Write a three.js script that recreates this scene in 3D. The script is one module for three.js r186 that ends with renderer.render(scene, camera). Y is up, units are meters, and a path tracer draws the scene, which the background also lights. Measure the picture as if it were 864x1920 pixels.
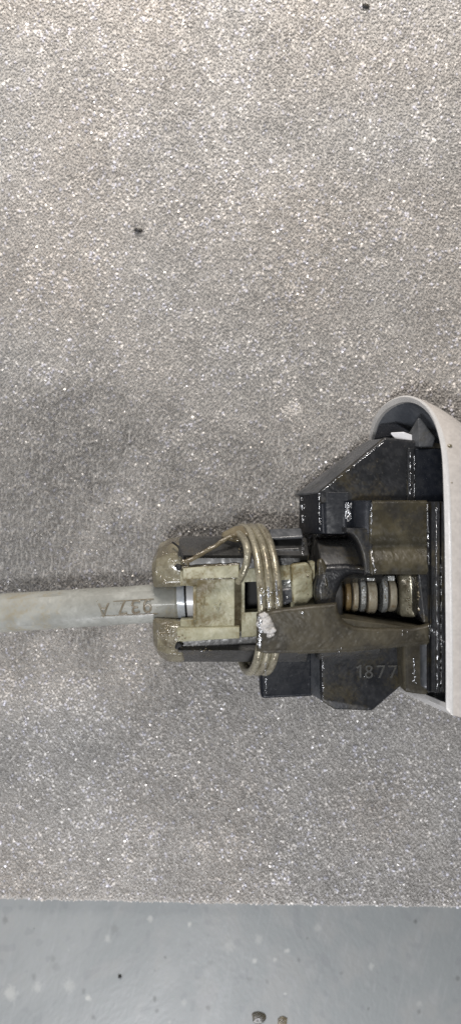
import * as THREE from 'three';
import { ConvexGeometry } from 'three/addons/geometries/ConvexGeometry.js';
import { mergeGeometries } from 'three/addons/utils/BufferGeometryUtils.js';
import { FontLoader } from 'three/addons/loaders/FontLoader.js';
import { TextGeometry } from 'three/addons/geometries/TextGeometry.js';

// ---------------------------------------------------------------- camera, light, exposure
// Lengths below are written in "grid units" of 0.12 mm; U turns them into metres.
const U = 0.00012, D = 1600;
const scene = new THREE.Scene();
scene.background = new THREE.Color(0.19, 0.192, 0.197);           // dim even light of the room
const camera = new THREE.PerspectiveCamera(2 * Math.atan(960 / D) * 180 / Math.PI, 460 / 1024, 0.01, 20);
camera.position.set(0, D * U, 0); camera.up.set(0, 0, -1); camera.lookAt(0, 0, 0);
camera.updateMatrixWorld(true);
camera.focus = (D - 175) * U;
camera.userData.fStop = camera.getFocalLength() / 2.6;            // pupil of about 2.6 mm, as in a phone
const renderer = new THREE.WebGLRenderer({ antialias: true });
renderer.setSize(460, 1024);
renderer.toneMapping = THREE.LinearToneMapping;
renderer.toneMappingExposure = 1.0;
renderer.shadowMap.enabled = true;

function lamp(x, y, z, intensity, color, radius) {
  const l = new THREE.PointLight(color, intensity, 0, 2);
  l.position.set(x * U, y * U, z * U); l.castShadow = true; l.shadow.radius = radius / 0.02; scene.add(l);
}
lamp(-60, 1000, -1560, 0.122, 0xfff7ef, 0.034);                  // unseen added lamp, brightens the grit towards the upper edge
lamp(-160, 930, 1960, 0.092, 0xfafaff, 0.034);                   // second added lamp, out of view, lifts the lower end against the centre
lamp(-1900, 1150, 140, 0.026, 0xfafaff, 0.022);                   // added unseen source on the left, for glints on edges
lamp(-150, 1740, 270, 0.042, 0xffffff, 0.010);                    // the phone's own light beside its lens

// ---------------------------------------------------------------- helpers
let seed = 20417;
const rnd = () => { seed = (seed * 1664525 + 1013904223) >>> 0; return seed / 4294967296; };
const R = (a, b) => a + (b - a) * rnd();
const V = (x, y, z) => new THREE.Vector3(x, y, z);
const P = (px, py, h) => V((px - 432) * (D - h) / D, h, (py - 960) * (D - h) / D);   // a place h above the mat
const PX = (px, h) => (px - 432) * (D - h) / D, PZ = (py, h) => (py - 960) * (D - h) / D;

const used = {};
function numbered(n) { const k = used[n] = (used[n] ?? -1) + 1; return k ? `${n}_${String(k).padStart(3, '0')}` : n; }

// area-weighted normals, split where faces meet at more than the crease angle
function smooth(geo, crease = 0.75) {
  const g = geo.index ? geo.toNonIndexed() : geo, p = g.attributes.position, n = p.count, buckets = new Map(), face = [];
  const a = V(), b = V(), c = V();
  for (let i = 0; i < n; i += 3) {
    a.fromBufferAttribute(p, i); b.fromBufferAttribute(p, i + 1); c.fromBufferAttribute(p, i + 2);
    const f = b.clone().sub(a).cross(c.clone().sub(a)); face.push(f);
    for (let k = 0; k < 3; k++) {
      const key = `${Math.round(p.getX(i + k) * 50)},${Math.round(p.getY(i + k) * 50)},${Math.round(p.getZ(i + k) * 50)}`;
      if (!buckets.has(key)) buckets.set(key, []);
      buckets.get(key).push(i + k);
    }
  }
  const out = new Float32Array(n * 3), cosC = Math.cos(crease), unit = face.map(f => f.clone().normalize());
  for (const list of buckets.values()) for (const i of list) {
    const s = V(), fi = (i / 3) | 0;
    for (const j of list) { const fj = (j / 3) | 0; if (unit[fi].dot(unit[fj]) > cosC) s.add(face[fj]); }
    if (s.lengthSq() < 1e-20) s.copy(unit[fi]);
    s.normalize(); out[3 * i] = s.x; out[3 * i + 1] = s.y; out[3 * i + 2] = s.z;
  }
  g.setAttribute('normal', new THREE.BufferAttribute(out, 3));
  return g;
}
// texture coordinates laid on from the side that each face turns to; one repeat is `tile` units
function boxUV(g, tile = 240, off = 0) {
  const p = g.attributes.position, uv = new Float32Array(p.count * 2), a = V(), b = V(), c = V();
  for (let i = 0; i < p.count; i += 3) {
    a.fromBufferAttribute(p, i); b.fromBufferAttribute(p, i + 1); c.fromBufferAttribute(p, i + 2);
    const f = b.sub(a).cross(c.sub(a)), ax = Math.abs(f.x), ay = Math.abs(f.y), az = Math.abs(f.z);
    for (let k = 0; k < 3; k++) {
      const x = p.getX(i + k), y = p.getY(i + k), z = p.getZ(i + k);
      const [s, t] = ay >= ax && ay >= az ? [x, z] : ax >= az ? [z, y] : [x, y];
      uv[2 * (i + k)] = s / tile + off; uv[2 * (i + k) + 1] = t / tile + off * 1.7;
    }
  }
  g.setAttribute('uv', new THREE.BufferAttribute(uv, 2));
  return g;
}
function only(g) {                                              // keep position and normal so that pieces can be merged
  const o = g.index ? g.toNonIndexed() : g;
  for (const k of Object.keys(o.attributes)) if (k !== 'position' && k !== 'normal') o.deleteAttribute(k);
  return o;
}
function part(name, geos, mat, parent, { crease = 0.75, tile = 240, off = 0, raw = false } = {}) {
  geos = Array.isArray(geos) ? geos : [geos];
  let g = mergeGeometries(geos.map(x => { const o = only(x); if (!raw) o.deleteAttribute('normal'); return o; }));
  if (!raw) g = smooth(g, crease);
  boxUV(g, tile, off);
  g.scale(U, U, U);
  const m = new THREE.Mesh(g, mat); m.name = name; m.castShadow = m.receiveShadow = true;
  if (parent) parent.add(m); else { m.name = numbered(name); scene.add(m); }
  return m;
}
// a block with rounded edges round the given corners
const ball = (() => { const g = new THREE.IcosahedronGeometry(1, 1), s = new Map(), p = g.attributes.position;
  for (let i = 0; i < p.count; i++) { const v = V().fromBufferAttribute(p, i); s.set(`${v.x.toFixed(3)},${v.y.toFixed(3)},${v.z.toFixed(3)}`, v); } return [...s.values()]; })();
function hull(points, r = 4) {
  const all = [];
  for (const q of points) for (const b of ball) all.push(q.clone().addScaledVector(b, r));
  return new ConvexGeometry(all);
}
// corners [px, py, h] and the same corners dropped straight down to `low`
function block(top, low, r = 4) {
  const pts = [];
  for (const [x, y, h] of top) { const q = P(x, y, h); q.y -= r; pts.push(q, V(q.x, low + r, q.z)); }
  return hull(pts, r);
}
function plane2(poly, h) { return poly.map(([x, y]) => new THREE.Vector2(PX(x, h), -PZ(y, h))); }
function slab(poly, top, low, b = 3, holes = []) {              // outline as seen from above at height `top`
  const s = new THREE.Shape(plane2(poly, top));
  for (const hl of holes) s.holes.push(new THREE.Path(plane2(hl, top)));
  const g = new THREE.ExtrudeGeometry(s, { depth: top - low - 2 * b, bevelEnabled: b > 0, bevelThickness: b, bevelSize: b, bevelOffset: -b, bevelSegments: 3, curveSegments: 24 });
  return g.translate(0, 0, low + b).rotateX(-Math.PI / 2);
}
function alongX(profile, x0, x1, b = 3) {                       // profile of [z, h], drawn out from x0 to x1
  const s = new THREE.Shape(profile.map(([z, h]) => new THREE.Vector2(-z, h)));
  const g = new THREE.ExtrudeGeometry(s, { depth: x1 - x0 - 2 * b, bevelEnabled: b > 0, bevelThickness: b, bevelSize: b, bevelOffset: -b, bevelSegments: 3 });
  return g.translate(0, 0, x0 + b).rotateY(Math.PI / 2);
}
function alongZ(profile, z0, z1, b = 3) {                       // profile of [x, h], drawn out from z0 to z1
  const s = new THREE.Shape(profile.map(([x, h]) => new THREE.Vector2(x, h)));
  const g = new THREE.ExtrudeGeometry(s, { depth: z1 - z0 - 2 * b, bevelEnabled: b > 0, bevelThickness: b, bevelSize: b, bevelOffset: -b, bevelSegments: 3 });
  return g.translate(0, 0, z0 + b);
}
function tube(points, r, seg = 60, sides = 12, capped = true) {
  const c = new THREE.CatmullRomCurve3(points), gs = [new THREE.TubeGeometry(c, seg, r, sides)];
  if (capped) for (const q of [points[0], points[points.length - 1]]) gs.push(new THREE.SphereGeometry(r, sides, 8).translate(q.x, q.y, q.z));
  return gs;
}
function rough(g, amount, size, s0 = 0) {                       // makes a surface slightly uneven
  const p = g.attributes.position;
  for (let i = 0; i < p.count; i++) {
    const x = p.getX(i), y = p.getY(i), z = p.getZ(i);
    p.setXYZ(i, x + amount * (solid(x / size + s0, y / size, z / size) - 0.5) * 2, y + amount * (solid(x / size + 31.7, y / size + s0, z / size) - 0.5) * 2, z + amount * (solid(x / size, y / size + 57.1, z / size + s0) - 0.5) * 2);
  }
  return g;
}

// ---------------------------------------------------------------- noise and textures
const hash = (x, y, z) => { let h = (x * 374761393 + y * 668265263 + z * 2147483647) | 0; h = Math.imul(h ^ (h >>> 13), 1274126177); h ^= h >>> 16; return (h >>> 0) / 4294967296; };
const fade = t => t * t * (3 - 2 * t), mix = (a, b, t) => a + (b - a) * t, clamp = (x, a = 0, b = 1) => Math.min(b, Math.max(a, x));
const step = (a, b, x) => fade(clamp((x - a) / (b - a)));
function solid(x, y, z) {
  const i = Math.floor(x), j = Math.floor(y), k = Math.floor(z), u = fade(x - i), v = fade(y - j), w = fade(z - k);
  const e = (a, b, c) => hash(i + a, j + b, k + c);
  return mix(mix(mix(e(0, 0, 0), e(1, 0, 0), u), mix(e(0, 1, 0), e(1, 1, 0), u), v), mix(mix(e(0, 0, 1), e(1, 0, 1), u), mix(e(0, 1, 1), e(1, 1, 1), u), v), w);
}
function noise(x, y, period, s) {                               // repeats after `period` cells
  const i = Math.floor(x), j = Math.floor(y), u = fade(x - i), v = fade(y - j), w = a => ((a % period) + period) % period;
  const e = (a, b) => hash(w(i + a), w(j + b), s);
  return mix(mix(e(0, 0), e(1, 0), u), mix(e(0, 1), e(1, 1), u), v);
}
function fbm(u, v, base, oct, s) { let t = 0, a = 0.5, n = 0, f = base; u += 0.031 * Math.sin(6.2832 * (v * 2 + s)); v += 0.031 * Math.sin(6.2832 * (u * 2 + 0.37 * s)); for (let o = 0; o < oct; o++) { t += a * noise(u * f, v * f, f, s + o * 17); n += a; a *= 0.55; f *= 2; } return t / n; }
function tex(w, h, fn, srgb, wrap = true) {
  const d = new Uint8Array(w * h * 4);
  for (let y = 0; y < h; y++) for (let x = 0; x < w; x++) {
    let c = fn((x + 0.5) / w, (y + 0.5) / h); if (typeof c === 'number') c = [c, c, c];
    const o = 4 * (y * w + x);
    for (let k = 0; k < 3; k++) { let q = clamp(c[k]); if (srgb) q = q <= 0.0031308 ? 12.92 * q : 1.055 * q ** (1 / 2.4) - 0.055; d[o + k] = Math.round(255 * q); }
    d[o + 3] = 255;
  }
  const t = new THREE.DataTexture(d, w, h); t.magFilter = t.minFilter = THREE.LinearFilter;
  t.wrapS = t.wrapT = wrap ? THREE.RepeatWrapping : THREE.ClampToEdgeWrapping;
  if (srgb) t.colorSpace = THREE.SRGBColorSpace; t.needsUpdate = true;
  return t;
}
const mixc = (a, b, t) => [mix(a[0], b[0], t), mix(a[1], b[1], t), mix(a[2], b[2], t)];
// one coated surface: base colour, dirt colour and how far the dirt spreads, with its own gloss and relief
function coated({ base, base2, dirt, share, spots, rough0, rough1, bump, s, coat = 0, coatRough = 0.12, metal = 0, fine = 64, spec = 1 }) {
  const N = 384;
  const map = tex(N, N, (u, v) => {
    const a = fbm(u, v, 4, 5, s), b = fbm(u, v, 8, 4, s + 91), f = 0.5 * fbm(u, v, Math.round(fine * 0.6), 2, s + 7) + 0.5 * noise(u * fine * 1.5, v * fine * 1.5, fine * 1.5, s + 9), f2 = noise(u * fine * 2, v * fine * 2, fine * 2, s + 8);
    let c = mixc(base, base2, step(0.35, 0.65, b));
    c = mixc(c, dirt, step(1 - share - 0.12, 1 - share + 0.16, a * 0.75 + 0.25 * f));
    if (spots && f2 > 0.9) c = mixc(c, spots, (f2 - 0.9) * 6);
    const g = 0.86 + 0.28 * f;
    return [c[0] * g, c[1] * g, c[2] * g];
  }, true);
  const rm = tex(N, N, (u, v) => mix(rough0, rough1, step(0.3, 0.7, 0.6 * fbm(u, v, 6, 4, s + 33) + 0.4 * noise(u * 40, v * 40, 40, s + 5))));
  const bm = tex(N, N, (u, v) => 0.55 * fbm(u, v, 10, 4, s + 51) + 0.45 * fbm(u, v, Math.round(fine * 0.7), 2, s + 3));
  return new THREE.MeshPhysicalMaterial({ map, roughnessMap: rm, roughness: 1, metalness: metal, bumpMap: bm, bumpScale: bump * 0.4 * U, specularIntensity: spec, clearcoat: coat, clearcoatRoughness: coatRough });
}
const M = {};
M.dark = coated({ base: [0.011, 0.012, 0.0145], base2: [0.018, 0.019, 0.022], dirt: [0.044, 0.037, 0.022], share: 0.42, spots: [0.15, 0.135, 0.11], rough0: 0.26, rough1: 0.5, bump: 2.2, s: 11, coat: 0.12, coatRough: 0.28, spec: 0.7 });
M.navy = coated({ base: [0.007, 0.009, 0.014], base2: [0.011, 0.013, 0.018], dirt: [0.028, 0.027, 0.024], share: 0.24, spots: [0.14, 0.14, 0.15], rough0: 0.3, rough1: 0.5, bump: 1.0, s: 77, coat: 0.06, spec: 0.55 });
M.slate = coated({ base: [0.048, 0.052, 0.058], base2: [0.085, 0.089, 0.097], dirt: [0.05, 0.046, 0.036], share: 0.28, spots: [0.25, 0.25, 0.25], rough0: 0.3, rough1: 0.55, bump: 3, s: 123, coat: 0.2 });
M.barrel = coated({ base: [0.030, 0.030, 0.029], base2: [0.050, 0.050, 0.050], dirt: [0.060, 0.049, 0.030], share: 0.36, spots: [0.2, 0.18, 0.14], rough0: 0.26, rough1: 0.5, bump: 2.5, s: 163, coat: 0.2, coatRough: 0.25 });
M.greasy = coated({ base: [0.040, 0.034, 0.019], base2: [0.070, 0.060, 0.035], dirt: [0.024, 0.022, 0.018], share: 0.42, spots: [0.15, 0.13, 0.09], rough0: 0.25, rough1: 0.5, bump: 2, s: 205, coat: 0.25 });
M.rail = coated({ base: [0.046, 0.039, 0.024], base2: [0.066, 0.057, 0.037], dirt: [0.026, 0.022, 0.014], share: 0.42, spots: [0.2, 0.18, 0.14], rough0: 0.42, rough1: 0.65, bump: 4, s: 307, coat: 0.05, spec: 0.7, fine: 48 });
M.cream = coated({ base: [0.32, 0.312, 0.215], base2: [0.44, 0.43, 0.31], dirt: [0.15, 0.115, 0.048], share: 0.42, spots: [0.2, 0.17, 0.1], rough0: 0.35, rough1: 0.55, bump: 3, s: 401, spec: 0.6 });
M.creamDirty = coated({ base: [0.135, 0.118, 0.08], base2: [0.23, 0.208, 0.142], dirt: [0.085, 0.066, 0.038], share: 0.5, spots: [0.5, 0.48, 0.42], rough0: 0.18, rough1: 0.45, bump: 6, s: 433, coat: 0.6, coatRough: 0.08 });
M.steel = coated({ base: [0.285, 0.288, 0.262], base2: [0.365, 0.37, 0.34], dirt: [0.27, 0.235, 0.16], share: 0.33, spots: [0.22, 0.19, 0.13], rough0: 0.45, rough1: 0.65, bump: 4, s: 509, coat: 0.06 });
M.spring = coated({ base: [0.29, 0.265, 0.19], base2: [0.42, 0.39, 0.295], dirt: [0.12, 0.092, 0.055], share: 0.36, spots: [0.34, 0.3, 0.2], rough0: 0.26, rough1: 0.5, bump: 3, s: 601, coat: 0.5, coatRough: 0.2, metal: 0.5 });
M.brass = coated({ base: [0.42, 0.375, 0.285], base2: [0.50, 0.455, 0.355], dirt: [0.24, 0.17, 0.09], share: 0.4, spots: [0.5, 0.45, 0.35], rough0: 0.25, rough1: 0.45, bump: 2, s: 701, coat: 0.3 });
M.brownBrass = coated({ base: [0.20, 0.135, 0.06], base2: [0.27, 0.19, 0.09], dirt: [0.09, 0.06, 0.03], share: 0.45, spots: [0.3, 0.22, 0.12], rough0: 0.25, rough1: 0.45, bump: 3, s: 733, coat: 0.3 });
M.zinc = coated({ base: [0.34, 0.35, 0.34], base2: [0.5, 0.51, 0.5], dirt: [0.16, 0.15, 0.12], share: 0.36, spots: [0.7, 0.7, 0.68], rough0: 0.15, rough1: 0.4, bump: 9, s: 809, coat: 0.7, coatRough: 0.06, metal: 0.25 });
M.paleSteel = coated({ base: [0.50, 0.54, 0.59], base2: [0.6, 0.63, 0.67], dirt: [0.3, 0.31, 0.32], share: 0.3, rough0: 0.25, rough1: 0.4, bump: 1, s: 811, coat: 0.3, metal: 0.1 });
M.brightSteel = new THREE.MeshPhysicalMaterial({ color: new THREE.Color(0.80, 0.81, 0.85), metalness: 0.25, roughness: 0.32 });
M.rim = coated({ base: [0.67, 0.66, 0.65], base2: [0.70, 0.69, 0.68], dirt: [0.62, 0.61, 0.60], share: 0.2, rough0: 0.3, rough1: 0.4, bump: 0.8, s: 853, metal: 0.2, fine: 96 });
M.capPaint = coated({ base: [0.60, 0.56, 0.525], base2: [0.61, 0.57, 0.535], dirt: [0.575, 0.535, 0.50], share: 0.2, rough0: 0.36, rough1: 0.44, bump: 0.4, s: 877, coat: 0.5, coatRough: 0.25 });
M.capInside = coated({ base: [0.12, 0.132, 0.155], base2: [0.17, 0.182, 0.205], dirt: [0.07, 0.075, 0.083], share: 0.35, spots: [0.3, 0.31, 0.33], rough0: 0.35, rough1: 0.5, bump: 2, s: 907, coat: 0.2 });
M.greaseBrown = coated({ base: [0.13, 0.105, 0.062], base2: [0.19, 0.16, 0.10], dirt: [0.07, 0.052, 0.028], share: 0.4, spots: [0.3, 0.27, 0.2], rough0: 0.2, rough1: 0.45, bump: 3, s: 977, coat: 0.5, coatRough: 0.15 });
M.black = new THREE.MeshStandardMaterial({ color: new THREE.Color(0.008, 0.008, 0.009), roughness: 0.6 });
M.paintedLight = new THREE.MeshPhysicalMaterial({ color: new THREE.Color(0.60, 0.61, 0.63), metalness: 0.9, roughness: 0.24 });        // pale metal for glints put on as beads and strokes
M.dirtyText = coated({ base: [0.26, 0.24, 0.19], base2: [0.32, 0.30, 0.24], dirt: [0.15, 0.12, 0.08], share: 0.42, rough0: 0.25, rough1: 0.45, bump: 2, s: 531, coat: 0.4 });
M.paleOil = new THREE.MeshPhysicalMaterial({ color: new THREE.Color(0.20, 0.165, 0.10), ior: 2.0, roughness: 0.06, clearcoat: 1, clearcoatRoughness: 0.03 });
M.number = coated({ base: [0.050, 0.050, 0.047], base2: [0.080, 0.080, 0.076], dirt: [0.06, 0.05, 0.035], share: 0.3, rough0: 0.3, rough1: 0.5, bump: 2, s: 991 });
M.whiteGrease = coated({ base: [0.55, 0.53, 0.51], base2: [0.66, 0.64, 0.62], dirt: [0.36, 0.34, 0.31], share: 0.35, rough0: 0.3, rough1: 0.6, bump: 6, s: 941, coat: 0.3 });

// ---------------------------------------------------------------- the two surfaces
const edgeZ = x => 734 + (x / 432) * 7 + 2.2 * (solid(x / 30, 3.3, 0) - 0.5) + 3 * (solid(x / 140, 8.1, 0) - 0.5);   // lower edge of the grit covering
{
  // smooth painted floor, about 1.5 mm lower
  const W = 1700, H = 2200, rows = [];
  for (let i = 0; i < 90; i++) rows.push([rnd(), 0.5 + 0.5 * rnd(), R(0.0008, 0.0036), rnd() < 0.62 ? 0 : 1, R(0.2, 0.9), R(0.6, 1.6)]);
  const inView = [[20, 1865, 13, 1, 0.7], [165, 1872, 6, 1, 0.95], [70, 1852, 9, 1, 0.5], [130, 1850, 12, 1, 0.45], [10, 1725, 7, 0, 0.55], [214, 1742, 9, 0, 0.35], [282, 1722, 6, 1, 0.7], [355, 1733, 4, 1, 0.9], [310, 1796, 3, 0, 0.7], [225, 1831, 5, 0, 0.75], [105, 1814, 8, 0, 0.3], [100, 1798, 6, 0, 0.3], [390, 1890, 5, 0, 0.6], [560, 1800, 4, 0, 0.5], [515, 1800, 4, 1, 0.6], [477, 1802, 5, 1, 0.9], [485, 1762, 8, 1, 0.4], [430, 1775, 10, 1, 0.3], [695, 1812, 6, 1, 0.6], [778, 1728, 4, 0, 0.8], [857, 1835, 5, 0, 0.7], [575, 1760, 3, 0, 0.5], [640, 1825, 4, 0, 0.5], [500, 1842, 4, 0, 0.4], [595, 1740, 8, 1, 0.4], [690, 1892, 3, 0, 0.6], [785, 1898, 4, 0, 0.6], [295, 1896, 4, 0, 0.7], [175, 1908, 5, 0, 0.7], [345, 1880, 5, 1, 0.35]];
  for (const [x, y, r, k, a] of inView) { const q = P(x, y, -12); rows.push([(q.x + W / 2) / W, (q.z + H / 2) / H, r / W, k, a, 1.2]); }
  const cells = {}, G = 40;
  for (const r of rows) for (let i = -1; i <= 1; i++) for (let j = -1; j <= 1; j++) (cells[`${Math.floor(r[0] * G) + i},${Math.floor(r[1] * G) + j}`] ??= []).push(r);
  const map = tex(2048, 2048, (u, v) => {
    const a = fbm(u, v, 7, 5, 1201), b = fbm(u, v, 40, 3, 1301), d = fbm(u * 1.0, v, 90, 2, 1409), st = noise(u * 240 + v * 70, v * 60 - u * 25, 4096, 1501);
    let c = mixc([0.255, 0.270, 0.270], [0.305, 0.317, 0.315], step(0.35, 0.65, a));
    c = mixc(c, [0.30, 0.305, 0.30], step(0.5, 0.72, b) * 0.5);
    c = mixc(c, [0.40, 0.41, 0.42], step(0.74, 0.95, st) * 0.12);
    c = mixc(c, [0.2, 0.21, 0.22], step(0.70, 0.82, d) * 0.3);
    for (const [x, y, r, k, s, asp] of cells[`${Math.floor(u * G)},${Math.floor(v * G)}`] ?? []) {
      const e = Math.hypot(u - x, (v - y) * (H / W) / asp) / r * (0.7 + 0.6 * noise(u * 500, v * 500, 512, 1607));
      if (e < 1.3) c = mixc(c, k ? [0.62, 0.62, 0.58] : [0.06, 0.06, 0.055], s * (k ? 0.5 : 0.6) * (1 - step(0.25, 1.3, e)));
    }
    return c;
  }, true, false);
  const bump = tex(1024, 1024, (u, v) => 0.6 * fbm(u, v, 60, 4, 1701) + 0.4 * fbm(u, v, 300, 2, 1801));
  const rm = tex(512, 512, (u, v) => mix(0.42, 0.62, fbm(u, v, 24, 4, 1901)));
  const g = new THREE.PlaneGeometry(W * U, H * U); g.rotateX(-Math.PI / 2);
  const uv = g.attributes.uv; for (let i = 0; i < uv.count; i++) uv.setY(i, 1 - uv.getY(i));
  const floor = new THREE.Mesh(g, new THREE.MeshPhysicalMaterial({ map, bumpMap: bump, bumpScale: 0.8 * U, roughnessMap: rm, roughness: 1 }));
  floor.name = 'floor'; floor.position.y = -13 * U; floor.receiveShadow = true; scene.add(floor);
  floor.userData = { label: 'smooth blue grey painted floor below the edge of the sparkling grit', kind: 'structure' };
}
{
  // grit covering: a thin sheet with loose-looking bound grains on it
  const root = new THREE.Group(); root.name = 'grit_covering'; scene.add(root);
  root.userData = { label: 'grey sparkling grit covering that the lock lies on', kind: 'structure' };
  const out = [[-760, -1150]]; for (let x = -760; x <= 760; x += 8) out.push([x, edgeZ(x)]); out.push([760, -1150]);
  const s = new THREE.Shape(out.map(([x, z]) => new THREE.Vector2(x, -z)));
  const g = new THREE.ExtrudeGeometry(s, { depth: 10, bevelEnabled: false }).translate(0, 0, -12.4).rotateX(-Math.PI / 2);
  const bed = new THREE.MeshStandardMaterial({ map: tex(512, 512, (u, v) => { const a = fbm(u, v, 8, 5, 2101); return mixc([0.44, 0.425, 0.405], [0.52, 0.505, 0.485], a); }, true), roughness: 0.8 });
  part('sheet', g, bed, root, { crease: 0.3, tile: 500 });
  const shapes = [];
  for (let k = 0; k < 3; k++) {
    const q = new THREE.IcosahedronGeometry(1, 0), p = q.attributes.position, ax = [R(0.75, 1.15), R(0.6, 0.95), R(0.75, 1.1)];
    for (let i = 0; i < p.count; i++) { const x = p.getX(i), y = p.getY(i), z = p.getZ(i), f = 0.75 + 0.5 * hash(Math.round(x * 20), Math.round(y * 20) + 9 * k, Math.round(z * 20)); p.setXYZ(i, x * f * ax[0], y * f * ax[1], z * f * ax[2]); }
    q.computeVertexNormals(); q.scale(U, U, U); shapes.push(q);
  }
  const flake = new THREE.CylinderGeometry(1, 1, 0.35, 6).toNonIndexed(); flake.computeVertexNormals(); flake.scale(U, U, U); shapes.push(flake);
  const dull = new THREE.MeshPhysicalMaterial({ color: 0xffffff, roughness: 0.55 });
  const glassy = new THREE.MeshPhysicalMaterial({ color: 0xffffff, roughness: 0.24, ior: 1.6 });
  const mirror = new THREE.MeshPhysicalMaterial({ color: 0xffffff, roughness: 0.42, metalness: 0.75 });
  const lists = [[], [], [], []], cell = 3.5, q = new THREE.Quaternion(), e = new THREE.Euler(), pos = V(), sc = V();
  for (let z0 = -1090; z0 < 760; z0 += cell) for (let x0 = -520; x0 < 520; x0 += cell) {
    const x = x0 + R(-0.55, 0.55) * cell, z = z0 + R(-0.55, 0.55) * cell, t = rnd(), c = rnd();
    const lip = edgeZ(x) - z; if (lip < 0) continue;
    const cl = solid(x / 15, z / 15, 21) + 0.6 * solid(x / 52, z / 52, 22) - 0.8, k = t > 0.987 ? 3 : t > 0.87 - 0.34 * cl ? 2 : t > 0.6 ? 1 : 0;
    const r = k === 3 ? R(1.0, 2.2) : k === 2 ? R(1.6, 3.1) : R(1.3, 2.6);
    e.set(R(0, 6.28), R(0, 6.28), R(0, 6.28)); if (k === 3) e.set(R(-0.55, 0.55), R(0, 6.28), R(-0.55, 0.55));
    const big = 0.34 * solid(x / 90 + 4, z / 90, 1) + 0.33 * solid(x / 30, z / 30, 5) + 0.33 * solid(x / 12, z / 12, 9);
    let b = mix(0.66, 1.30, big) * 0.90 * (k === 0 ? mix(0.40, 0.60, c) : k === 1 ? mix(0.46, 0.70, c) : k === 2 ? mix(0.66, 0.95, c) : mix(0.6, 0.95, c));
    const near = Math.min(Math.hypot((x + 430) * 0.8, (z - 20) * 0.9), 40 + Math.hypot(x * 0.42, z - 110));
    const paintedLight = step(0.15, 0.95, (1 - step(10, 520, near)) * 0.98 + 0.42 * (solid(x / 80 + 2.3, z / 66 + 7.1, 11) - 0.5) + 0.3 * (solid(x / 24, z / 24, 12) - 0.5));  // darkening round the lock, painted into the grain colour in place of shade
    b *= 1 - 0.5 * paintedLight;
    if (lip < 9) b *= 1.15;
    const pale = Math.hypot(PX(548, 0) - x, PZ(765, 0) - z) + 8 * solid(x / 9, z / 9, 2); if (pale < 19) b = mix(b, 0.92, 0.8);
    const warm = solid(x / 140 + 9, z / 140, 3), w = 0.985 + 0.05 * (warm - 0.5);
    const tint = k >= 2 && rnd() < 0.3 ? [0.96, 0.95, 1.04] : [1.045 * w, 0.985, 0.92 / w];
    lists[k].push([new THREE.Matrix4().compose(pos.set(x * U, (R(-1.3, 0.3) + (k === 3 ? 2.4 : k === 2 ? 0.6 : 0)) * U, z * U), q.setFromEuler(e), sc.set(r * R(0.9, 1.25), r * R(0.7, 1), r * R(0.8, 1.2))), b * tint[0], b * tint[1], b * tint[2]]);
  }
  ['grit', 'grit', 'grit', 'mica_flake'].forEach((name, k) => {
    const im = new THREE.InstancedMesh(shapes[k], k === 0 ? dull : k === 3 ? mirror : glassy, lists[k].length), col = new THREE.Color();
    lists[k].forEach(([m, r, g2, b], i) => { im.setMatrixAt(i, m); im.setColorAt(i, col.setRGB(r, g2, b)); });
    im.name = name; im.userData.kind = 'stuff'; im.castShadow = im.receiveShadow = true; root.add(im);
  });
}

// ---------------------------------------------------------------- the door lock
const lock = new THREE.Group(); lock.name = 'door_lock'; scene.add(lock);
lock.userData = { label: 'greasy dark metal car door lock with spring, steel rod and beige end cap', category: 'door lock' };
const ZC = 148, HC = 135;                                         // axis of the lock barrel

// --- rod
const rodA = V(-500, 154, 178), rodB = V(PX(334, 148), 149, 153), rodDir = rodB.clone().sub(rodA).normalize();
function along(a, b, r0, r1, seg = 40, rings = 30) {              // round bar from a to b
  const len = a.distanceTo(b), g = new THREE.CylinderGeometry(r1, r0, len, seg, rings);
  g.applyQuaternion(new THREE.Quaternion().setFromUnitVectors(V(0, 1, 0), b.clone().sub(a).normalize()));
  return g.translate((a.x + b.x) / 2, (a.y + b.y) / 2, (a.z + b.z) / 2);
}
const rod = part('rod', [rough(along(rodA, rodB.clone().addScaledVector(rodDir, -4), 33.2, 31.8, 48, 60), 0.5, 30), along(rodB.clone().addScaledVector(rodDir, -4.2), rodB, 31.7, 30, 48, 1)], M.steel, lock, { tile: 300 });
const nk = d => rodB.clone().addScaledVector(rodDir, d);
part('rod_neck', along(nk(-1), nk(12), 30.2, 30.2, 40, 1), M.paleSteel, lock);
part('dark_gap_ring', along(nk(12), nk(15.5), 31.2, 31.2, 40, 1), M.black, lock);  // black ring put in for the dark gap beyond the neck
part('steel_collar', [along(nk(15.5), nk(29), 30.6, 30.6, 40, 1)], M.brightSteel, lock);

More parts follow.
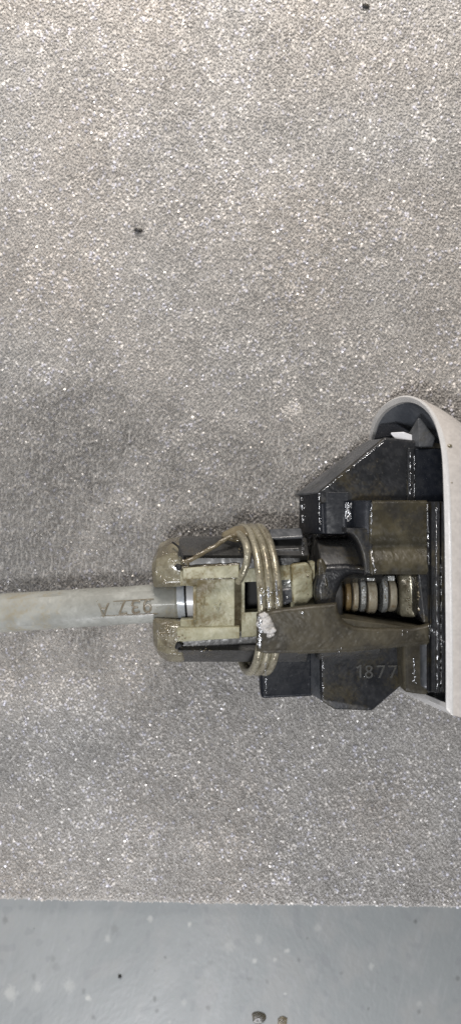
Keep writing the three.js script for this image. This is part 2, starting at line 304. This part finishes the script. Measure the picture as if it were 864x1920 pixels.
// --- raised writing on the rod, read from the far side
const fontR = await new FontLoader().loadAsync('fonts/droid/droid_sans_regular.typeface.json');
const fontB = await new FontLoader().loadAsync('fonts/droid/droid_sans_bold.typeface.json');
function glyph(ch, size, depth, font = fontR) {
  const g = new TextGeometry(ch, { font, size, depth, curveSegments: 4, bevelEnabled: true, bevelThickness: 0.6, bevelSize: 0.5, bevelSegments: 2 });
  g.computeBoundingBox(); const b = g.boundingBox;
  return g.translate(-(b.min.x + b.max.x) / 2, -(b.min.y + b.max.y) / 2, 0);
}
{
  const wrap = (g, px, py, r) => {                                // bends a flat figure round the rod at the place seen at px, py
    const c = P(px, py, 180), t = (c.x - rodA.x) / (rodB.x - rodA.x), ctr = rodA.clone().lerp(rodB, t), z0 = c.z - ctr.z, p = g.attributes.position;
    for (let i = 0; i < p.count; i++) {
      const a = -p.getX(i), z = z0 + p.getY(i), rr = r + p.getZ(i), th = z / r;       // turned half round
      p.setXYZ(i, ctr.x + a, ctr.y + Math.cos(th) * rr, ctr.z + Math.sin(th) * rr + rodDir.z / rodDir.x * a);
    }
    return g;
  };
  const letters = [['9', 277, 1136], ['3', 255, 1138], ['7', 231, 1140], ['A', 195, 1144]].map(([ch, x, y]) => wrap(glyph(ch, 22, 1.8), x, y, 31.9));
  part('raised_text', letters, M.dirtyText, rod, { crease: 0.5 });
  const bar = (x0, y0, x1, y1) => { const m = P((x0 + x1) / 2, (y0 + y1) / 2, 180); const L = (x1 - x0) * 0.9, g = new THREE.BoxGeometry(L, 1.5, 1.6, 30, 1, 1); const sl = (y1 - y0) / (x1 - x0) - rodDir.z / rodDir.x; const p = g.attributes.position; for (let i = 0; i < p.count; i++) p.setY(i, p.getY(i) - p.getX(i) * -sl); return wrap(g, (x0 + x1) / 2, (y0 + y1) / 2, 32); };
  part('raised_border', [bar(186, 1129, 288, 1123), bar(190, 1158, 295, 1149)], M.dirtyText, rod);
}

// --- pale fork head that takes the rod
const ring = (r, a0, a1, n = 40) => Array.from({ length: n + 1 }, (_, i) => { const a = a0 + (a1 - a0) * i / n; return [ZC + r * Math.sin(a), HC + r * Math.cos(a)]; });   // 0 = top, + = nearer the lower edge
function lobe(side) {                                             // one rounded half of the fork, beside the slot
  const pts = [], z0 = 3 + side * 34;
  for (const [x, r] of [[295, 80], [303, 93], [320, 101], [341, 102]]) {
    const X = PX(x, 150);
    for (const [a, k] of [[0.40, 0.70], [0.62, 0.84], [0.9, 0.98], [1.2, 1], [1.55, 1], [2.0, 1], [2.5, 1]]) pts.push(V(X, HC + r * k * Math.cos(a) * (a < 0.7 ? 0.96 : 1), ZC + 3 + side * r * Math.sin(a)));
    pts.push(V(X, HC + 40, ZC + z0), V(X, HC + r * 0.55, ZC + z0), V(X, HC - 60, ZC + z0));
  }
  return rough(hull(pts, 5), 2.2, 24, side * 3 + 9);
}
const head = part('fork_head', [lobe(-1), lobe(1), block([[300, 1095, 96], [338, 1095, 96], [338, 1165, 96], [300, 1165, 96]], 60, 3)], M.creamDirty, lock, { crease: 1.0, tile: 170 });
part('pin_hole', [hull([P(332, 1061, 205), P(338, 1063, 206), P(335, 1066, 206)], 4)], M.black, head);  // solid black lumps, painted for the shade inside the holes
part('pin_hole', [hull([P(332, 1213, 203), P(339, 1209, 206), P(335, 1207, 206)], 4)], M.black, head);

// --- dark barrel: open above over the plug, closed further on
function cee(r, ri, g0, g1) { const o = ring(r, g1, 2 * Math.PI - g0, 70), i = ring(ri, g1, 2 * Math.PI - g0, 70).reverse(); return [...o, ...i]; }
const facet = (r, ri, g) => {                                     // open above, with flats on its outer side
  const at = (q, a) => [ZC + q * Math.sin(a), HC + q * Math.cos(a)];
  const o = [g, g + 0.5, g + 0.95, g + 1.4, 2.75, Math.PI].map(a => at(r, a)), back = [g, g + 0.5, g + 0.95, g + 1.4, 2.75].map(a => at(r, 2 * Math.PI - a)).reverse();
  const inn = []; for (let i = 0; i <= 40; i++) inn.push(at(ri, 2 * Math.PI - 0.92 - (2 * Math.PI - 1.84) * i / 40));
  return [...o, ...back, ...inn];
};
part('barrel', [
  alongX(facet(108, 82, 0.80), PX(338, 135), PX(572, 135), 3),
  alongX(ring(104, 0, 2 * Math.PI * 0.995, 90), PX(590, 135), PX(628, 135), 6),
  alongX(cee(104, 60, 0.42, 0.48), PX(622, 135), PX(700, 135), 2),
], M.barrel, lock, { crease: 0.35, tile: 260 });
part('barrel_land', [block([[508, 996, 180], [562, 994, 180], [565, 1007, 192], [508, 1010, 192]], 150, 3)], M.slate, lock);
part('barrel_seam', tube([P(324, 1017, 192), P(335, 1026, 208), P(342, 1042, 218), P(344, 1056, 222)], 1.7, 30, 8), M.black, lock);

part('barrel_liner', [block([[340, 1040, 199], [560, 1030, 199], [560, 1062, 199], [340, 1070, 199]], 150, 3), block([[340, 1192, 199], [486, 1186, 199], [486, 1204, 199], [340, 1212, 199]], 150, 3)], M.barrel, lock);

// --- pale plug inside the barrel
part('plug_body', [
  slab([[338, 1070], [440, 1063], [440, 1197], [338, 1204], [338, 1163], [363, 1162], [363, 1099], [338, 1098]], 207, 90, 2),
], M.cream, lock, { tile: 200 });
part('plug_rib', [block([[345, 1067, 221], [446, 1062, 221], [446, 1081, 221], [345, 1084, 221]], 200, 2)], M.cream, lock, { off: 0.3 });
part('plug_rib', [block([[334, 1180, 221], [447, 1178, 221], [447, 1195, 221], [334, 1200, 221]], 196, 2)], M.cream, lock, { off: 0.6 });
part('plug_lip', [block([[363, 1100, 212], [367, 1100, 212], [367, 1162, 212], [363, 1162, 212]], 195, 1)], M.cream, lock);
part('plug_groove', [hull([P(440, 1068, 203), P(440, 1194, 203), P(453, 1066, 192), P(453, 1196, 192), P(440, 1068, 170), P(453, 1196, 170)], 1)], M.creamDirty, lock);
part('grease_shade_line', [tube([P(368, 1085.5, 208), P(405, 1084.5, 208), P(446, 1083, 208)], 1.8, 30, 8), tube([P(340, 1178, 208), P(390, 1177.5, 208), P(446, 1176.5, 208)], 2.2, 30, 8), tube([P(342, 1064, 206), P(395, 1061, 206), P(447, 1059, 206)], 2.4, 30, 8)].flat().map(g => rough(g, 1.2, 6)), M.creamDirty, lock);  // grease in the creases, darkened to stand for the shadows of the ribs
part('stamped_mark', [
  hull([P(383, 1121, 208), P(381, 1135, 208)], 1.5), hull([P(377, 1130, 207), P(379, 1134, 207)], 1.2),
  hull([P(413, 1128, 208), P(406, 1139, 208)], 1.4), hull([P(402, 1134, 208), P(412, 1137, 208)], 1.2), hull([P(411, 1131, 208), P(409, 1143, 208)], 1.2),
], M.cream, lock);
part('plug_frame', [
  slab([[452, 1067], [590, 1054], [590, 1146], [480, 1194], [452, 1196]], 200, 150, 2, [[[456, 1089], [482, 1088], [547, 1084], [547, 1142], [500, 1149], [456, 1151]]]),
  block([[551, 1064, 219], [573, 1062, 219], [580, 1075, 217], [580, 1118, 216], [573, 1127, 216], [555, 1127, 217]], 180, 6),
], M.cream, lock, { off: 0.2, tile: 180 });
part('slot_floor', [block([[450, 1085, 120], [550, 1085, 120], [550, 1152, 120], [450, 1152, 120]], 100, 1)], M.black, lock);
part('tumbler_lug', [block([[526, 1086, 196], [548, 1083, 196], [548, 1126, 192], [526, 1126, 192]], 130, 4)], M.zinc, lock);
part('spring_pad', [rough(block([[531, 1108, 204], [548, 1106, 206], [552, 1122, 205], [535, 1128, 202]], 170, 5), 3, 7)], M.slate, lock);

// --- torsion spring
{
  const pts = [];
  for (let i = 0; i <= 260; i++) { const f = -0.9 + (2 * Math.PI * 3.02 - 0.2) * i / 260; pts.push(V(21 + 13.2 * f / 6.2832 + 25 * Math.sin(f), HC + 3 + 121 * Math.sin(f), ZC - 123 * Math.cos(f) + 1)); }
  const coil = part('spring', [...tube(pts, 6.9, 520, 12), ...tube([P(447, 1090, 206), P(456, 1072, 226), P(463, 1050, 238), P(463, 1030, 236), P(457, 1012, 214), P(448, 1001, 190)], 6.2, 60, 12)], M.spring, lock, { tile: 120, crease: 1.2 });
  part('grease_smear', [rough(mergeGeometries(tube([P(448, 1002, 192), P(432, 1006, 199), P(408, 1021, 207), P(372, 1041, 214), P(348, 1054, 218)], 3.9, 120, 10).map(only)), 1.3, 9), rough(hull([P(420, 1004, 178), P(440, 994, 176), P(455, 992, 182), P(460, 1003, 196), P(445, 1010, 190)], 6), 2.5, 12)], M.greaseBrown, coil, { crease: 1.4 });
  const lump = []; for (const [x, y, r] of [[494, 1156, 6], [499, 1163, 7], [492, 1170, 8], [503, 1172, 7], [508, 1181, 6], [507, 1189, 5], [499, 1178, 7]]) { const q = P(x, y, 294); lump.push(rough(new THREE.IcosahedronGeometry(r * 1.15, 3).scale(1, 0.55, 1).translate(q.x, q.y, q.z), 2, 4, x)); }
  part('white_grease', lump, M.whiteGrease, lock, { crease: 1.4, tile: 60 });
}

// --- rail that reaches over the spring, cut out round the wafers
part('rail', [
  slab([[481, 1152], [520, 1143], [560, 1138], [632, 1131], [634, 1146], [640, 1160], [650, 1170], [664, 1176], [700, 1179], [770, 1178], [792, 1174], [806, 1170], [806, 1206], [740, 1214], [660, 1221], [570, 1225], [500, 1227], [481, 1222]], 294, 273, 7),
  block([[560, 1150, 283], [640, 1182, 283], [800, 1184, 283], [800, 1206, 283], [660, 1220, 283], [560, 1224, 283]], 90, 2),
], M.rail, lock, { crease: 0.9, tile: 210 });

// --- wafers in the window
function wafer(x0, x1, y0, y1, top, mat, tab) {
  const h = top, zA = PZ(y0, h), zB = PZ(y1, h), zm = (zA + zB) / 2, hw = (zB - zA) / 2;
  const prof = [[zA, h - 60]]; for (let i = 0; i <= 12; i++) { const s = -1 + i / 6; prof.push([zm + hw * s, h - 18 * s * s * s * s - 7 * s * s]); } prof.push([zB, h - 60]);
  const w = part('wafer', [alongX(prof.reverse(), PX(x0, h) + 0.9, PX(x1, h) - 0.9, 2.4)], mat, lock, { tile: 90, off: x0 / 77 });
  if (tab) part('tab', [block([[tab[0], 1081, h + 2], [tab[1], 1081, h + 2], [tab[1], 1088, h + 2], [tab[0], 1088, h + 2]], h - 30, 1.2)], M.zinc, w);
}
wafer(636, 646, 1092, 1150, 206, M.brownBrass);
wafer(648, 660, 1088, 1152, 214, M.brownBrass);
wafer(661.5, 674, 1086, 1152, 218, M.brass);
wafer(675.5, 688, 1082, 1152, 222, M.zinc);
wafer(690, 709, 1089, 1154, 226, M.brass, [689, 701]);
wafer(717, 729, 1081, 1153, 222, M.zinc);
wafer(731, 746, 1088, 1150, 226, M.brass, [728, 738]);
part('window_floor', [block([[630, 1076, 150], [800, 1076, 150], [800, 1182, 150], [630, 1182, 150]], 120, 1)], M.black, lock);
part('end_plug', [rough(block([[757, 1084, 208], [770, 1081, 216], [783, 1094, 214], [784, 1136, 214], [776, 1150, 214], [757, 1150, 208]], 150, 7), 3, 11)], M.spring, lock, { tile: 120, crease: 1.1 });

// --- die-cast body: wing, stepped shoulder, ribbed saddle
part('body_wing', [
  block([[604, 924, 196], [722, 826, 196], [772, 838, 196], [832, 838, 196], [832, 940, 196], [606, 940, 196]], 60, 6),
], M.dark, lock);
part('wing_chamfer', [hull([P(602, 923, 190), P(721, 825, 190), P(561, 927, 118), P(690, 829, 118), V(PX(561, 118), 40, PZ(927, 118)), V(PX(690, 118), 40, PZ(829, 118)), V(PX(640, 190), 60, PZ(924, 190))], 3)], M.slate, lock);  // lighter material puts the light on this top-lit face into its colour
part('wing_rib', [block([[766, 842, 203], [775, 842, 203], [775, 938, 203], [766, 938, 203]], 185, 3)], M.dark, lock);
part('wing_step', [block([[777, 844, 201], [830, 844, 201], [830, 938, 201], [777, 938, 201]], 185, 3)], M.navy, lock);
{
  const low = [[561, 60], [561, 118], [596, 186], [604, 194], [614, 197], [640, 198], [652, 199], [652, 60]].map(([x, h]) => [PX(x, h), h]);
  const high = [[638, 60], [638, 196], [649, 201], [656, 212], [661, 226], [667, 236], [688, 249], [694, 252], [697, 249], [697, 60]].map(([x, h]) => [PX(x, h), h]);
  part('shoulder', [alongZ(low.reverse(), PZ(922, 200), PZ(1002, 200), 2), alongZ(high.reverse(), PZ(938, 245), PZ(1001, 215), 2)], M.navy, lock, { crease: 0.9 });
  const arc = []; for (let i = 0; i <= 14; i++) { const a = Math.PI / 2 * i / 14; arc.push([648 + 34 * Math.sin(a) * 1.0, 998 + 82 * (1 - Math.cos(a))]); }
  part('pocket_wall', [slab([...arc, [700, 1080], [700, 990], [648, 990]], 249, 140, 4)], M.dark, lock, { crease: 0.9 });
}
{
  const prof = [[938, 120], [938, 243], [940, 248], [944, 250], [970, 253], [988, 256], [1000, 257], [1007, 255], [1014, 251], [1022, 248], [1030, 249], [1038, 254], [1048, 260], [1058, 264], [1070, 266], [1077, 262]].map(([y, h]) => [PZ(y, h), h]);
  prof.push([prof[prof.length - 1][0], 120]);
  part('saddle', [alongX(prof.reverse(), PX(692, 255), PX(806, 262), 3)], M.greasy, lock, { crease: 0.8, tile: 200 });
}
part('grease_lump', [rough(hull([P(600, 1056, 231), P(606, 1066, 234), P(611, 1096, 236), P(603, 1075, 233)], 6), 2.5, 12)], M.greasy, lock, { crease: 1.3, tile: 100 });
{
  const arc = []; for (let i = 0; i <= 10; i++) { const a = Math.PI / 2 * i / 10; arc.push([666 - 33 * Math.sin(a), 1080 + 44 * (1 - Math.cos(a))]); }
  part('window_frame', [slab([[612, 1060], [650, 1058], [700, 1066], [700, 1080], ...arc, [633, 1140], [598, 1146], [592, 1134], [589, 1116], [590, 1098], [594, 1082], [601, 1068]], 241, 180, 10)], M.dark, lock, { tile: 150, crease: 0.9 });
}
part('saddle_end', [block([[786, 1078, 262], [806, 1078, 262], [806, 1168, 266], [796, 1166, 266], [787, 1150, 262]], 140, 3)], M.dark, lock, { tile: 140 });

// --- flange against the cap
{
  const prof = [[799, 90], [799, 262], [803, 268], [808, 262], [815, 262], [818, 271], [823, 271], [825, 262], [827, 271], [831, 271], [833, 268], [846, 268]].map(([x, h]) => [PX(x, h), h]);
  prof.push([prof[prof.length - 1][0], 90]);
  part('flange', [alongZ(prof.reverse(), PZ(940, 262), PZ(1298, 262), 4)], M.dark, lock, { crease: 0.8 });
}

// --- lower lugs
part('lower_lug', [block([[492, 1238, 122], [580, 1228, 122], [580, 1299, 122], [496, 1303, 122]], 40, 7)], M.navy, lock);
part('lower_lug', [hull([P(580, 1226, 112), P(604, 1224, 152), P(604, 1311, 152), P(580, 1295, 112), V(PX(580, 112), 30, PZ(1226, 112)), V(PX(604, 152), 30, PZ(1311, 152)), V(PX(580, 112), 30, PZ(1295, 112)), V(PX(640, 152), 30, PZ(1224, 152))], 3)], M.slate, lock);
const lug = part('lower_housing', [
  hull([P(606, 1215, 156), P(762, 1205, 156), P(752, 1274, 152), P(733, 1290, 152), P(694, 1324, 148), P(628, 1322, 148), P(608, 1308, 154),
    ...[[606, 1215], [762, 1205], [754, 1278], [733, 1297], [696, 1332], [626, 1330], [606, 1310]].map(([x, y]) => V(PX(x, 120), 25, PZ(y - 3, 120)))], 7),
], M.dark, lock);
part('lower_post', [block([[764, 1206, 214], [796, 1204, 214], [796, 1294, 205], [766, 1290, 205]], 60, 9)], M.rail, lock);
part('lower_post', [block([[800, 1206, 232], [830, 1204, 232], [830, 1288, 222], [814, 1291, 222], [800, 1284, 222]], 60, 8)], M.slate, lock, { off: 0.4 });
{
  const gs = [['1', 672, 1258], ['8', 691, 1259], ['7', 713, 1259], ['7', 735, 1259]].map(([ch, x, y]) => { const g = glyph(ch, 21, 1.4); const q = P(x, y, 162.2); return g.rotateX(-Math.PI / 2).translate(q.x, q.y, q.z); });
  part('raised_number', gs, M.number, lug, { crease: 0.5 });
}

// --- painted end cap
{
  const key = [[748, 1296, 14], [738, 1200, 12], [714, 1000, 12], [692, 850, 14], [692, 822, 26], [701, 785, 62], [722, 757, 106], [757, 742, 158], [790, 752, 208], [815, 782, 248], [833, 836, 278], [841, 930, 292], [845, 1120, 296], [846, 1240, 297], [846, 1340, 297]].map(k => P(...k));
  const curve = new THREE.CatmullRomCurve3(key, false, 'centripetal'), n = 150, loop = curve.getPoints(n);
  for (let i = 1; i < 30; i++) loop.push(key[key.length - 1].clone().lerp(key[0], i / 30));
  const C = V(); loop.forEach(q => C.add(q)); C.divideScalar(loop.length); const N = loop.length;
  const ax = V(1, -0.06, 0.3).normalize();                           // the way the cap is deep
  // direction in the rim's plane pointing inwards at each place
  const nrm = V(); for (let i = 0; i < N; i++) nrm.add(loop[i].clone().sub(C).cross(loop[(i + 1) % N].clone().sub(C))); nrm.normalize();
  const inw = loop.map((q, i) => { const t = loop[(i + 1) % N].clone().sub(loop[(i - 1 + N) % N]).normalize(); const d = nrm.clone().cross(t).normalize(); return d.dot(C.clone().sub(q)) < 0 ? d.negate() : d; });
  const thick = i => i > n ? 15 : mix(8, 10, step(0.2, 0.45, i / n));
  const ringAt = (fn) => loop.map((q, i) => fn(q, i));
  function skin(rings, flip) {
    const pos = [];
    for (let r = 0; r + 1 < rings.length; r++) for (let i = 0; i < N; i++) {
      const j = (i + 1) % N, a = rings[r][i], b = rings[r][j], c = rings[r + 1][j], d = rings[r + 1][i];
      const quad = flip ? [a, c, b, a, d, c] : [a, b, c, a, c, d]; for (const v of quad) pos.push(v.x, v.y, v.z);
    }
    const g = new THREE.BufferGeometry(); g.setAttribute('position', new THREE.Float32BufferAttribute(pos, 3)); return g;
  }
  const outer = (t, s) => ringAt(q => q.clone().addScaledVector(ax, t).lerp(C.clone().addScaledVector(ax, t), 1 - s));
  const r0 = ringAt((q, i) => q.clone().addScaledVector(inw[i], 2.5).addScaledVector(ax, -2));
  const shape = [[3, 1.002], [14, 1.0], [34, 0.985], [58, 0.95], [84, 0.905], [108, 0.84], [128, 0.74], [142, 0.6], [150, 0.42], [154, 0.2], [155, 0.001]].map(([t, s]) => outer(t, s));
  const cap = part('end_cap', [skin([outer(1.5, 1), ...shape], false)], M.capPaint, lock, { crease: 0.9, tile: 300 });
  const lip = i => 6.5 * step(0.55, 0.85, i / n) * (i > n ? 1 - (i - n) / 30 : 1);        // the upper side of the rim is bevelled
  const inner = (t, k) => ringAt((q, i) => q.clone().addScaledVector(inw[i], thick(i) * k).addScaledVector(ax, t - lip(i) * k));
  part('rim', [skin([inner(8, 1), inner(1, 1), ringAt((q, i) => q.clone().addScaledVector(inw[i], thick(i) * 0.52).addScaledVector(ax, -1.2 - lip(i) * 0.85)), r0, outer(0, 1.002), outer(2, 1.003)], false)], M.rim, cap, { crease: 0.6, tile: 90 });
  const ins = (t, s) => ringAt((q, i) => q.clone().addScaledVector(inw[i], thick(i)).addScaledVector(ax, t).lerp(C.clone().addScaledVector(ax, t), 1 - s));
  part('inside', [skin([ins(6, 1), ins(30, 0.97), ins(60, 0.93), ins(90, 0.86), ins(110, 0.7), ins(120, 0.4), ins(122, 0.001)], true)], M.capInside, cap, { crease: 0.9 });
  part('inner_ledge', [hull([P(704, 822, 80), P(712, 800, 84), P(742, 798, 120), P(766, 812, 150), P(742, 815, 130), P(740, 826, 90)], 3)], M.navy, cap);
  part('inner_clip', [hull([P(734, 813, 172), P(756, 812, 182), P(772, 818, 182), P(770, 832, 186), P(750, 831, 180)], 2)], M.brightSteel, cap);
  part('inner_rib', [hull([P(766, 818, 170), P(784, 787, 196), P(786, 787, 196), P(812, 822, 202), P(808, 836, 200), P(770, 834, 180), P(786, 836, 204)], 2.5)], M.slate, cap);
}

// --- droplets, and glints added as bright beads and strokes, found by dropping them on to the lock
{
  scene.updateMatrixWorld(true);
  const ray = new THREE.Raycaster(), beads = { dark: [], pale: [] }, solids = []; lock.traverse(o => { if (o.isMesh) solids.push(o); });
  const unit = new THREE.SphereGeometry(1, 9, 6);
  function bead(px, py, r, kind = 'dark', stretch = 1) {
    const t = P(px, py, 0).multiplyScalar(U); ray.set(camera.position, t.sub(camera.position).normalize());
    const hit = ray.intersectObjects(solids, false)[0]; if (!hit) return;
    const n = hit.face.normal.clone(), q = new THREE.Quaternion().setFromUnitVectors(V(0, 1, 0), n), g = unit.clone();
    g.scale(r * R(0.8, 1.2), r * R(0.5, 0.75), r * R(0.8, 1.2) * stretch).applyQuaternion(q);
    const p = hit.point.clone().divideScalar(U); beads[kind].push(g.translate(p.x, p.y, p.z));
  }
  const line = (x0, y0, x1, y1, n, r, kind, j = 2.5) => { for (let i = 0; i < n * (kind === 'dark' ? 0.15 : 0.6); i++) { const t = rnd(); bead(mix(x0, x1, t) + R(-j, j), mix(y0, y1, t) + R(-j, j), r * R(0.4, 1), kind); } if (kind === 'dark' && j <= 5) glintStrokes(x0, y0, x1, y1, r); };
  const glintGeos = [];
  function glintStrokes(x0, y0, x1, y1, r) {                              // pale metal laid on as glints along an edge, in broken strokes
    const L = Math.hypot(x1 - x0, y1 - y0); let d = R(0, 4);
    while (d < L) {
      const len = R(5, 24), pts = [];
      for (let t = d; t < Math.min(d + len, L); t += 2.2) {
        const px = mix(x0, x1, t / L) + R(-0.5, 0.5), py = mix(y0, y1, t / L) + R(-0.5, 0.5);
        ray.set(camera.position, P(px, py, 0).multiplyScalar(U).sub(camera.position).normalize());
        const hit = ray.intersectObjects(solids, false)[0]; if (!hit) continue;
        const p = hit.point.clone().divideScalar(U); if (pts.length && p.distanceTo(pts[pts.length - 1]) > 9) break; pts.push(p);
      }
      if (pts.length > 2) glintGeos.push(rough(tube(pts, R(0.55, 1.0) * r * 0.62, pts.length * 2, 7, false)[0], 0.5, 2.5));
      d += len + R(1, 9);
    }
  }
  line(598, 922, 599, 995, 34, 1.9, 'dark'); line(652, 940, 651, 982, 46, 2.0, 'dark', 5); line(696, 942, 695, 1000, 26, 1.9, 'dark'); line(696, 1030, 703, 1076, 16, 1.9, 'dark');
  line(565, 930, 567, 980, 24, 2.2, 'dark', 5); line(566, 1012, 567, 1042, 18, 1.8, 'dark', 2); line(817, 950, 819, 1296, 90, 1.5, 'dark', 2); line(826, 1040, 826, 1296, 60, 1.4, 'dark', 1);
  line(768, 848, 768, 934, 26, 1.6, 'dark', 2); line(776, 850, 776, 934, 26, 1.6, 'dark', 2); line(800, 945, 803, 1062, 14, 1.6, 'dark', 2); line(604, 1236, 605, 1312, 34, 1.6, 'dark', 1.5); line(497, 1240, 499, 1302, 22, 1.8, 'dark', 2);
  line(486, 1152, 487, 1216, 26, 3.0, 'dark', 3); line(776, 1232, 776, 1284, 30, 1.9, 'dark', 3.5); line(800, 1165, 828, 1204, 50, 1.8, 'dark', 7); line(806, 1170, 804, 1204, 10, 1.6, 'dark', 1.5);
  line(602, 922, 720, 828, 22, 1.5, 'dark', 2); line(304, 1082, 312, 1094, 16, 2.6, 'pale', 4); line(310, 1170, 314, 1184, 14, 2.6, 'pale', 4); line(346, 1052, 352, 1062, 9, 3.2, 'pale', 4); line(322, 1200, 346, 1196, 16, 2.4, 'pale', 6);
  line(340, 1212, 430, 1226, 20, 1.7, 'dark', 6); line(372, 1218, 396, 1218, 7, 1.9, 'pale', 4); line(350, 1048, 440, 1004, 22, 1.7, 'pale', 3); line(448, 1000, 452, 1045, 16, 2.0, 'pale', 4); line(764, 1086, 764, 1148, 34, 2.1, 'pale', 4); line(783, 1092, 784, 1146, 22, 1.9, 'pale', 2);
  line(722, 1084, 723, 1150, 20, 1.5, 'pale', 3); line(681, 1084, 682, 1150, 16, 1.5, 'pale', 3); line(575, 1070, 578, 1124, 8, 2.2, 'pale', 3); line(185, 1130, 290, 1146, 14, 1.2, 'pale', 8); bead(842, 836, 4, 'pale'); bead(846, 905, 1.5, 'pale'); line(600, 1008, 680, 1070, 5, 1.2, 'dark', 6);
  line(300, 1020, 330, 1060, 14, 2.0, 'pale', 8); line(296, 1180, 330, 1228, 18, 2.0, 'pale', 8); line(640, 1180, 800, 1196, 24, 1.1, 'dark', 10); line(610, 850, 820, 930, 26, 1.0, 'dark', 20); line(620, 1230, 740, 1310, 26, 1.0, 'dark', 18);
  for (let i = 0; i < 30; i++) bead(R(482, 524), R(1100, 1140), R(0.8, 1.6), 'dark');
  for (const [x, y, r] of [[485, 1158, 3], [488, 1165, 3.6], [485, 1172, 2.4], [489, 1183, 3.8], [487, 1198, 4], [486, 1208, 3.6], [566, 968, 3], [568, 976, 2.4], [564, 950, 2], [538, 1120, 2], [567, 1149, 2]]) bead(x, y, r);
  for (let k = 0; k < 5; k++) glintStrokes(648 + 2.6 * k, 941 + R(-2, 3), 648 + 2.2 * k, 980 + R(-6, 2), 2.4);
  glintStrokes(566, 1014, 567, 1041, 3.4); glintStrokes(568.5, 1016, 569, 1038, 3); glintStrokes(489, 1114, 490, 1142, 3.2); glintStrokes(503, 1098, 504, 1142, 3.2); glintStrokes(517, 1086, 520, 1142, 3.4); glintStrokes(518.5, 1100, 521.5, 1140, 3); glintStrokes(775, 1234, 775, 1262, 3);
  part('painted_glint', glintGeos, M.paintedLight, lock, { crease: 1.4 });  // these strokes stand in for highlights on edges and coils
  const a = part('oil_and_glint_bead', beads.dark, M.paintedLight, lock, { raw: true }); a.userData.kind = 'stuff';  // bright beads painted in as glints
  const b = part('oil_and_glint_bead', beads.pale, M.paleOil, lock, { raw: true }); b.userData.kind = 'stuff';
}

// ---------------------------------------------------------------- crumbs lying about
function crumb(px, py, rx, rz, ry, h, mat, label, category) {
  const q = P(px, py, h), g = rough(new THREE.IcosahedronGeometry(1, 4), 0.22, 0.7, px).scale(rx, ry, rz).translate(q.x, q.y, q.z);
  const m = part('crumb', g, mat, null, { crease: 1.3, tile: 40 }); m.userData = { label, category };
}
crumb(485, 1908, 13, 11, 2.5, -12.5, M.greasy, 'brown flat crumb on the painted floor, the largest near the bottom edge', 'crumb');
crumb(529, 1915, 10, 9, 2, -12.5, M.greaseBrown, 'small tan flat crumb on the painted floor just right of the larger brown one', 'crumb');
crumb(225, 1831, 3.2, 3, 2, -12, M.dark, 'tiny dark speck alone on the left of the painted floor', 'crumb');
crumb(260, 432, 8, 4, 4, 3, M.dark, 'small dark elongated crumb on the grit left of centre, far above the lock', 'crumb');
crumb(685, 12, 7, 4, 4, 3, M.dark, 'dark crumb on the grit at the top edge, right of centre', 'crumb');

renderer.render(scene, camera);
